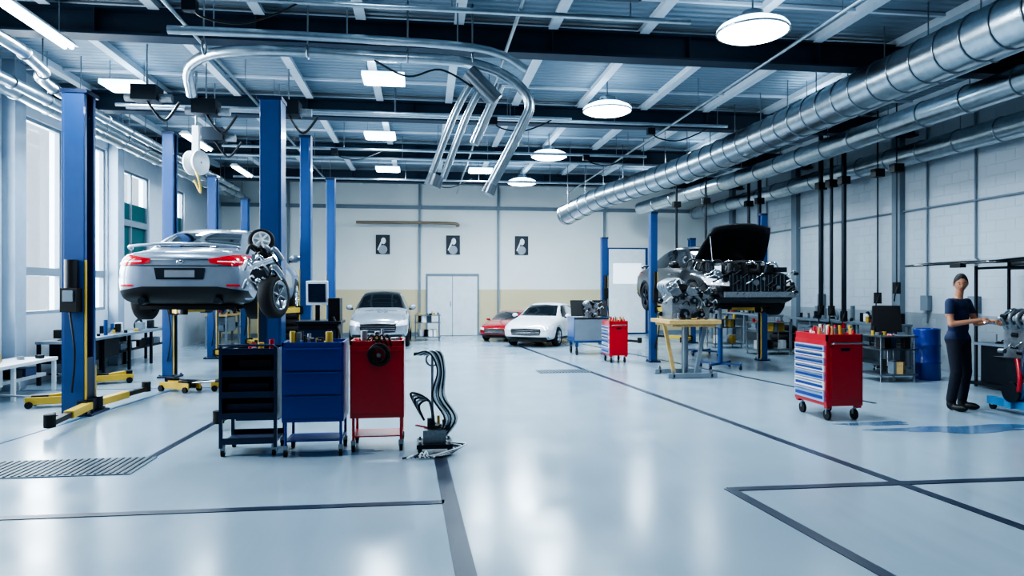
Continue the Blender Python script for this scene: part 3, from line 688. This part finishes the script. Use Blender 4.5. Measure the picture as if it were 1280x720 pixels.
# tyre stack
for x,y,k in ((-4.2,22.2,4),(9.3,16.7,3)):
    b=B('tyre_stack')
    for i in range(k): b.torus((0,0,.11+i*.21),(0,0,1),.23,.105,RUB,24,10)
    b.build((x,y,0))
# blue drum
b=B('oil_drum'); b.lathe((0,0,0),(0,0,1),[(0,.01),(0,.29),(.03,.3),(.28,.29),(.3,.305),(.32,.29),(.58,.29),(.6,.305),(.62,.29),(.86,.29),(.89,.3),(.89,.28),(.87,.27),(.87,.01)],BLUE2,28); b.cyl((.15,0,.87),(.15,0,.89),.03,STEEL); o=b.build((8.75,10.9,0)); o.scale=(.72,.72,1)
# office chair
b=B('office_chair'); b.box(0,0,.48,.55,.5,.09,BLACK); b.box(0,.25,.9,.56,.09,.72,BLACK,rx=-.12,tx=.85); b.box(0,.27,.56,.08,.04,.3,DK)
b.cyl((0,0,.12),(0,0,.45),.03,STEEL)
for a in range(5): t=a*2*math.pi/5; b.box(.14*math.cos(t),.14*math.sin(t),.1,.28,.045,.03,BLACK,rz=t); caster(b,.27*math.cos(t),.27*math.sin(t),.03)
for s in (-1,1): b.box(s*.31,.02,.68,.05,.28,.03,BLACK); b.cyl((s*.3,.05,.5),(s*.31,.05,.67),.015,BLACK)
b.build((8.75,11.9,0),-.5,bevel=.02)
# hanging service drops on right
for x,y,z0,r in ((8.9,14.35,1.1,.05),(8.9,13.95,1.1,.035),(8.9,13.5,1.0,.05),(8.8,17.0,1.3,.05),(8.8,17.6,1.3,.04),(9.0,12.55,1.4,.015),(9.0,12.0,1.6,.012),(7.4,17.2,2.3,.03),(6.9,18.0,2.3,.03)):
    b=B('service_drop')
    b.cyl((0,0,z0),(0,0,ZH),r,DK,n=10); b.box(0,0,z0,.1,.1,.22,BLACK); b.box(0,0,3.9,.2,.16,.16,BLACK)
    b.tube([(0,-.05,z0+.1),(-.1,-.1,z0-.1),(-.05,0,z0-.25)],.012,BLACK,6); b.build((x,y,0))
b=B('wall_conduit')
for y in (11.2,12.4,16.0,18.8): b.cyl((XR-.04,y,.9),(XR-.04,y,4.9),.018,GREY); b.box(XR-.06,y,1.3,.1,.2,.3,GREY)
b.cyl((XR-.04,9,3.2),(XR-.04,22,3.2),.02,GREY); b.build()
# white hose reel near left posts
b=B('hose_reel'); b.lathe((0,0,0),(1,-.4,0),[(-.1,.02),(-.1,.2),(-.07,.2),(-.06,.12),(.06,.12),(.07,.2),(.1,.2),(.1,.02)],WHITE); b.box(0,0,.35,.1,.1,.5,WHITE); b.cyl((0,0,.5),(0,0,ZH-3.65),.02,STEEL); b.tube([(0,-.1,-.1),(.1,-.2,-.3),(.1,-.1,-.5),(0,-.1,-.3)],.016,YEL); b.build((-3.7,11.7,3.65))

# ------------------------------------------------------------ right-edge engine stand & hood panel
b=B('engine_stand'); LB=M('light_blue_paint',(60,132,184),.35,coat=.3)
b.box(0,0,.12,.7,.1,.1,LB); b.box(-.25,0,.12,.1,.75,.1,LB); b.box(.25,0,.12,.1,.75,.1,LB); b.cyl((-.32,-.05,.28),(.4,-.05,.28),.11,LB,n=20); b.cyl((-.36,-.05,.28),(-.32,-.05,.28),.13,DK,n=20)
b.box(.1,.1,.55,.12,.12,.8,LB); b.box(0,0,.68,.62,.55,.05,DK)
for sx in (-1,1):
    for sy in (-1,1): caster(b,sx*.25,sy*.33,.05)
engine(b,0,0,.7,.9,12); b.tube([(-.3,-.1,.7),(-.36,-.2,.45),(-.3,-.1,.2)],.03,RED,8); b.tube([(-.25,-.2,.9),(-.36,-.25,.6),(-.2,-.2,.35)],.035,NAVY,8)
b.build((7.72,7.78,0))
b=B('hood_rack')
nu,nv=12,8; vs=[];fs=[]
for th in (0,.07):
    for j in range(nv+1):
        for i in range(nu+1):
            x=-.95+1.9*i/nu; y=-1.0+2.0*j/nv; w_=1-.12*((y+1)/2)**2; vs.append(V((x*w_,y,1.93+th*(.25+.75*math.cos(x*1.3))+.07*math.cos(x*1.4)*math.cos(y*.8))))
K=(nu+1)*(nv+1)
for j in range(nv):
    for i in range(nu):
        a=j*(nu+1)+i; fs.append((a,a+nu+1,a+nu+2,a+1)); a+=K; fs.append((a,a+1,a+nu+2,a+nu+1))
bd=[i for i in range(nu+1)]+[(j+1)*(nu+1)-1 for j in range(1,nv+1)]+[nv*(nu+1)+i for i in range(nu-1,-1,-1)]+[j*(nu+1) for j in range(nv-1,0,-1)]
for i in range(len(bd)):
    p,q=bd[i],bd[(i+1)%len(bd)]; fs.append((p,q,q+K,p+K))
b.add(vs,fs,M('black_gloss',(10,12,16),.2,coat=1),True)
for sx in (.2,.8):
    for sy in (-.7,.7): b.cyl((sx,sy,0),(sx,sy,1.96),.025,DK); 
    b.cyl((sx,-.7,1.92),(sx,.7,1.92),.02,DK)
b.box(-.9,-.2,1.93,.1,.2,.06,BLACK)
b.box(.5,0,.06,.8,1.5,.05,DK); b.box(.5,0,.7,.7,1.4,.04,GREY); tools(b,.2,.8,-.6,.6,.72,24,31)
b.box(.5,0,.38,.6,1.2,.6,DK)
for i in range(4): b.box(.3+.12*i,-.4+.25*i,.85,.22,.2,.26,[WHITE,DK,BLACK,BLUE][i])
b.build((8.75,9.35,0))

# ------------------------------------------------------------ mechanic
def skin(pts,edges,rad,root=0,lv=2):
    def mods(o):
        me=o.data
        s=o.modifiers.new('k','SKIN'); s.use_smooth_shade=True
        L=me.skin_vertices[0].data if me.skin_vertices else None
        if L is None:
            bpy.context.view_layer.objects.active=o; o.select_set(True)
            bpy.ops.mesh.customdata_skin_add(); L=me.skin_vertices[0].data
        for i,r in enumerate(rad): L[i].radius=(r,r) if not isinstance(r,tuple) else r; L[i].use_root=(i==root)
        u=o.modifiers.new('s','SUBSURF'); u.levels=lv
    me=bpy.data.meshes.new('tmp'); me.from_pydata([tuple(v) for v in pts],edges,[]); me.update()
    o=bpy.data.objects.new('tmp',me); bpy.context.collection.objects.link(o); mods(o)
    dg=bpy.context.evaluated_depsgraph_get(); dg.update(); e=o.evaluated_get(dg); m=e.to_mesh()
    rv=[v.co.copy() for v in m.vertices]; rf=[tuple(p.vertices) for p in m.polygons]; e.to_mesh_clear(); bpy.data.objects.remove(o)
    return rv,rf
def blob(parts,vox,it=5):
    vs=[];fs=[]
    def ellg(c,r,nu=20,nv=12):
        o=len(vs)
        for i in range(nv+1):
            t=math.pi*i/nv
            if i in (0,nv): vs.append(V(c)+V((0,0,r[2]*math.cos(t)))); continue
            for j in range(nu):
                a=2*math.pi*j/nu; vs.append(V(c)+V((r[0]*math.sin(t)*math.cos(a),r[1]*math.sin(t)*math.sin(a),r[2]*math.cos(t))))
        for j in range(nu):
            k=(j+1)%nu; fs.append((o,o+1+j,o+1+k)); e=o+1+(nv-1)*nu; b0=e-nu; fs.append((e,b0+k,b0+j))
        for i in range(nv-2):
            for j in range(nu):
                k=(j+1)%nu; a=o+1+i*nu; fs.append((a+j,a+nu+j,a+nu+k,a+k))
    for P in parts:
        if P[0]=='e': ellg(P[1],P[2])
        else:
            p,q=V(P[1]),V(P[2]); n=max(2,int((q-p).length/(.35*min(P[3],P[4]))))
            for i in range(n+1):
                t=i/n; r=P[3]*(1-t)+P[4]*t; ellg(p.lerp(q,t),(r,r,r),14,8)
    def mods(o):
        q=o.modifiers.new('r','REMESH'); q.mode='VOXEL'; q.voxel_size=vox
        q=o.modifiers.new('m','SMOOTH'); q.iterations=it; q.factor=.5
    return ev(vs,fs,mods)
SKINM=M('skin',(182,126,98),.5,var=.06); SHIRT=M('navy_shirt',(28,40,74),.8,var=.15,scale=20,bump=.3); PANT=M('dark_trousers',(26,30,44),.85,var=.15,scale=20,bump=.3)
HAIR=M('dark_hair',(26,20,18),.6,var=.3,scale=60,bump=.5); SHOE=M('work_boot',(18,18,20),.5)
def mechanic(loc,rz):
    b=B('mechanic')
    J=dict(el=(.245,-.08,1.13),wl=(.16,-.33,1.17),sl=(.175,.0,1.405),ml=(.225,-.035,1.265),er=(-.26,-.07,1.13),wr=(-.06,-.30,1.19),sr=(-.175,.0,1.405),mr=(-.235,-.03,1.265),
     hl=(.09,0,.9),kl=(.115,-.03,.5),al=(.13,.03,.10),hr=(-.09,0,.9),kr=(-.125,-.05,.5),ar=(-.15,.0,.10))
    body=[('e',(0,.01,.97),(.16,.118,.13)),('e',(0,.0,1.09),(.153,.107,.14)),('e',(0,.002,1.17),(.155,.108,.12)),('e',(0,.005,1.25),(.165,.115,.17)),('e',(0,.0,1.36),(.165,.105,.10)),('e',(0,.01,1.42),(.13,.075,.06)),
     ('c',(0,.01,1.42),(0,-.02,1.6),.058,.052)]
    for s in 'lr':
        S=1 if s=='l' else -1; A=J['a'+s]
        body+=[('e',(S*.145,0,1.39),(.075,.075,.065)),('c',J['s'+s],J['m'+s],.062,.056),('c',J['m'+s],J['e'+s],.045,.04),('c',J['e'+s],J['w'+s],.041,.026),
          ('c',(S*.09,.01,.93),J['h'+s],.105,.1),('c',J['h'+s],J['k'+s],.098,.07),('c',J['k'+s],(A[0],A[1],.14),.072,.062),
          ('e',(A[0],A[1],.075),(.048,.06,.075)),('e',(A[0]+S*.01,A[1]-.11,.045),(.05,.11,.045))]
    rv,rf=blob(body,.009,8)
    def sd(c,a,d):
        p=V(J[a]);q=V(J[d]);t=max(0,min(1,(c-p).dot(q-p)/(q-p).length_squared)); return (c-p.lerp(q,t)).length
    mats=[]
    for f in rf:
        c=sum((rv[i] for i in f),V())/len(f)
        if c.z<.115: k=SHOE
        elif c.z<.93: k=PANT
        elif abs(c.x)<.1 and c.z>1.465+.25*c.y: k=SKINM
        elif c.z<1.262 and min(sd(c,'ml','el'),sd(c,'el','wl'),sd(c,'mr','er'),sd(c,'er','wr'))<.06: k=SKINM
        else: k=SHIRT
        mats.append(k)
    b.add(rv,rf,mats,True)
    def hand(w,e,side,curl):
        w=V(w);d=(w-V(e)).normalized(); n_=V((0,0,-1)); s_=d.cross(n_).normalized()*side; n_=(n_-d*n_.dot(d)).normalized()
        b.rings([w-d*.03,w,w+d*.03,w+d*.05],[.026,.025,.024,.015],SKINM,12)
        X=Matrix.Translation(w+d*.055)@Matrix((d,s_,n_)).transposed().to_4x4()
        b.ell((0,0,0),(.047,.041,.018),SKINM,16,10,X)
        for k,(off,L) in enumerate(((.03,.072),(.011,.082),(-.010,.076),(-.030,.06))):
            o=w+d*.08+s_*off; P=[o]; a=curl*.4
            for q,sg in enumerate((.45,.32,.23)):
                a+=curl*(.45+.12*k*.3); P.append(P[-1]+(d*math.cos(a)+n_*math.sin(a)+s_*off*.8)*L*sg)
            fv,ff=skin(P,[(0,1),(1,2),(2,3)],[.0105,.0095,.009,.0075],0,2); b.add(fv,ff,SKINM,True)
        P=[w+d*.025+s_*.02,w+d*.055+s_*.045+n_*.015,w+d*.085+s_*.052+n_*.03,w+d*.105+s_*.045+n_*.042]
        fv,ff=skin(P,[(0,1),(1,2),(2,3)],[.014,.0125,.011,.009],0,2); b.add(fv,ff,SKINM,True)
    hand(J['wl'],J['el'],1,1.0); hand(J['wr'],J['er'],-1,1.0)
    c0=V(J['wr'])+V((.0,-.10,-.03)); c1=V(J['wl'])+V((.0,-.09,-.035)); dd=(c1-c0).normalized()
    b.cyl(c0-dd*.06,c1+dd*.1,.011,CHROME,n=8); b.torus(c1+dd*.12,(0,0,1),.022,.008,CHROME,12,6)
    # head
    H=Matrix.Translation((0,-.03,1.665))@Matrix.Rotation(math.radians(-48),4,'Z')@Matrix.Rotation(math.radians(12),4,'X')
    vs=[];fs=[];nu,nv=32,24
    for i in range(nv+1):
        t=math.pi*i/nv
        for j in range(nu):
            a=2*math.pi*j/nu; x=math.sin(t)*math.cos(a);y=math.sin(t)*math.sin(a);z=math.cos(t)
            X=x*.079;Y=y*.097;Z=z*.12
            if z<-.1: k=(-z-.1)/.9; X*=1-.25*k; 
            if z<-.1 and y>0: Y*=1-.45*(-z-.1)/.9
            if y<0:
                if -.28<z<.12: Y-=.020*max(0,1-abs(x)/.17)*max(0,1-abs((z+.16)/.2))
                ex=abs(abs(x)-.38)
                Y+=.010*max(0,1-ex/.22)*max(0,1-abs(z-.06)/.16)
                Y-=.006*max(0,1-abs(z-.24)/.1)*max(0,1-abs(x)/.7)
                Y-=.006*max(0,1-abs(z+.5)/.09)*max(0,1-abs(x)/.3)
                Y-=.008*max(0,1-abs(z+.82)/.15)*max(0,1-abs(x)/.35)
            vs.append((X,Y,Z))
    for i in range(nv):
        for j in range(nu):
            k=(j+1)%nu; fs.append((i*nu+j,(i+1)*nu+j,(i+1)*nu+k,i*nu+k))
    b.add(vs,fs,SKINM,True,H)
    EW=M('eye_white',(200,196,190),.3); LIP=M('lips',(150,84,74),.5)
    for s in (-1,1):
        b.ell((s*.029,-.083,.004),(.012,.008,.0048),EW,X=H); b.ell((s*.029,-.0905,.004),(.0055,.003,.0048),BLACK,X=H)
        b.ell((s*.029,-.086,.010),(.014,.007,.004),SKINM,X=H)
        b.add([(s*.014,-.094,.022),(s*.046,-.085,.024),(s*.046,-.084,.031),(s*.014,-.093,.030)],[(0,1,2,3)],HAIR,False,H)
        b.ell((s*.080,.005,-.005),(.010,.02,.03),SKINM,X=H)
    b.ell((0,-.101,-.02),(.011,.014,.014),SKINM,X=H); b.ell((0,-.089,-.056),(.023,.008,.006),LIP,X=H)
    # hair: short at the sides, swept back
    vs=[];fs=[];nu,nv=40,16
    for i in range(nv+1):
        for j in range(nu):
            a=2*math.pi*j/nu; fr=max(0,-math.sin(a)); tm=math.pi*(.62-.33*fr**1.1+.012*math.sin(11*a)); t=tm*i/nv
            k=1+.02*math.sin(9*a+5*t)*math.sin(t*3)
            vs.append((math.sin(t)*math.cos(a)*.084*k,math.sin(t)*math.sin(a)*.103*k+.003,math.cos(t)*.128*k))
    for i in range(nv):
        for j in range(nu):
            k=(j+1)%nu; fs.append((i*nu+j,(i+1)*nu+j,(i+1)*nu+k,i*nu+k))
    b.add(vs,fs,HAIR,True,H)
    return b.build(loc,rz)
mechanic((7.0,8.15,0),math.radians(18))

# ------------------------------------------------------------ camera
cd=bpy.data.cameras.new('camera'); cd.lens=23.9; cd.sensor_width=36; co=bpy.data.objects.new('camera',cd); bpy.context.collection.objects.link(co)
co.location=(0,0,1.6); co.rotation_euler=(math.radians(90),0,math.radians(-7.37)); bpy.context.scene.camera=co
s=bpy.context.scene; s.view_settings.view_transform='AgX'; s.view_settings.look='AgX - High Contrast'; s.view_settings.exposure=.18
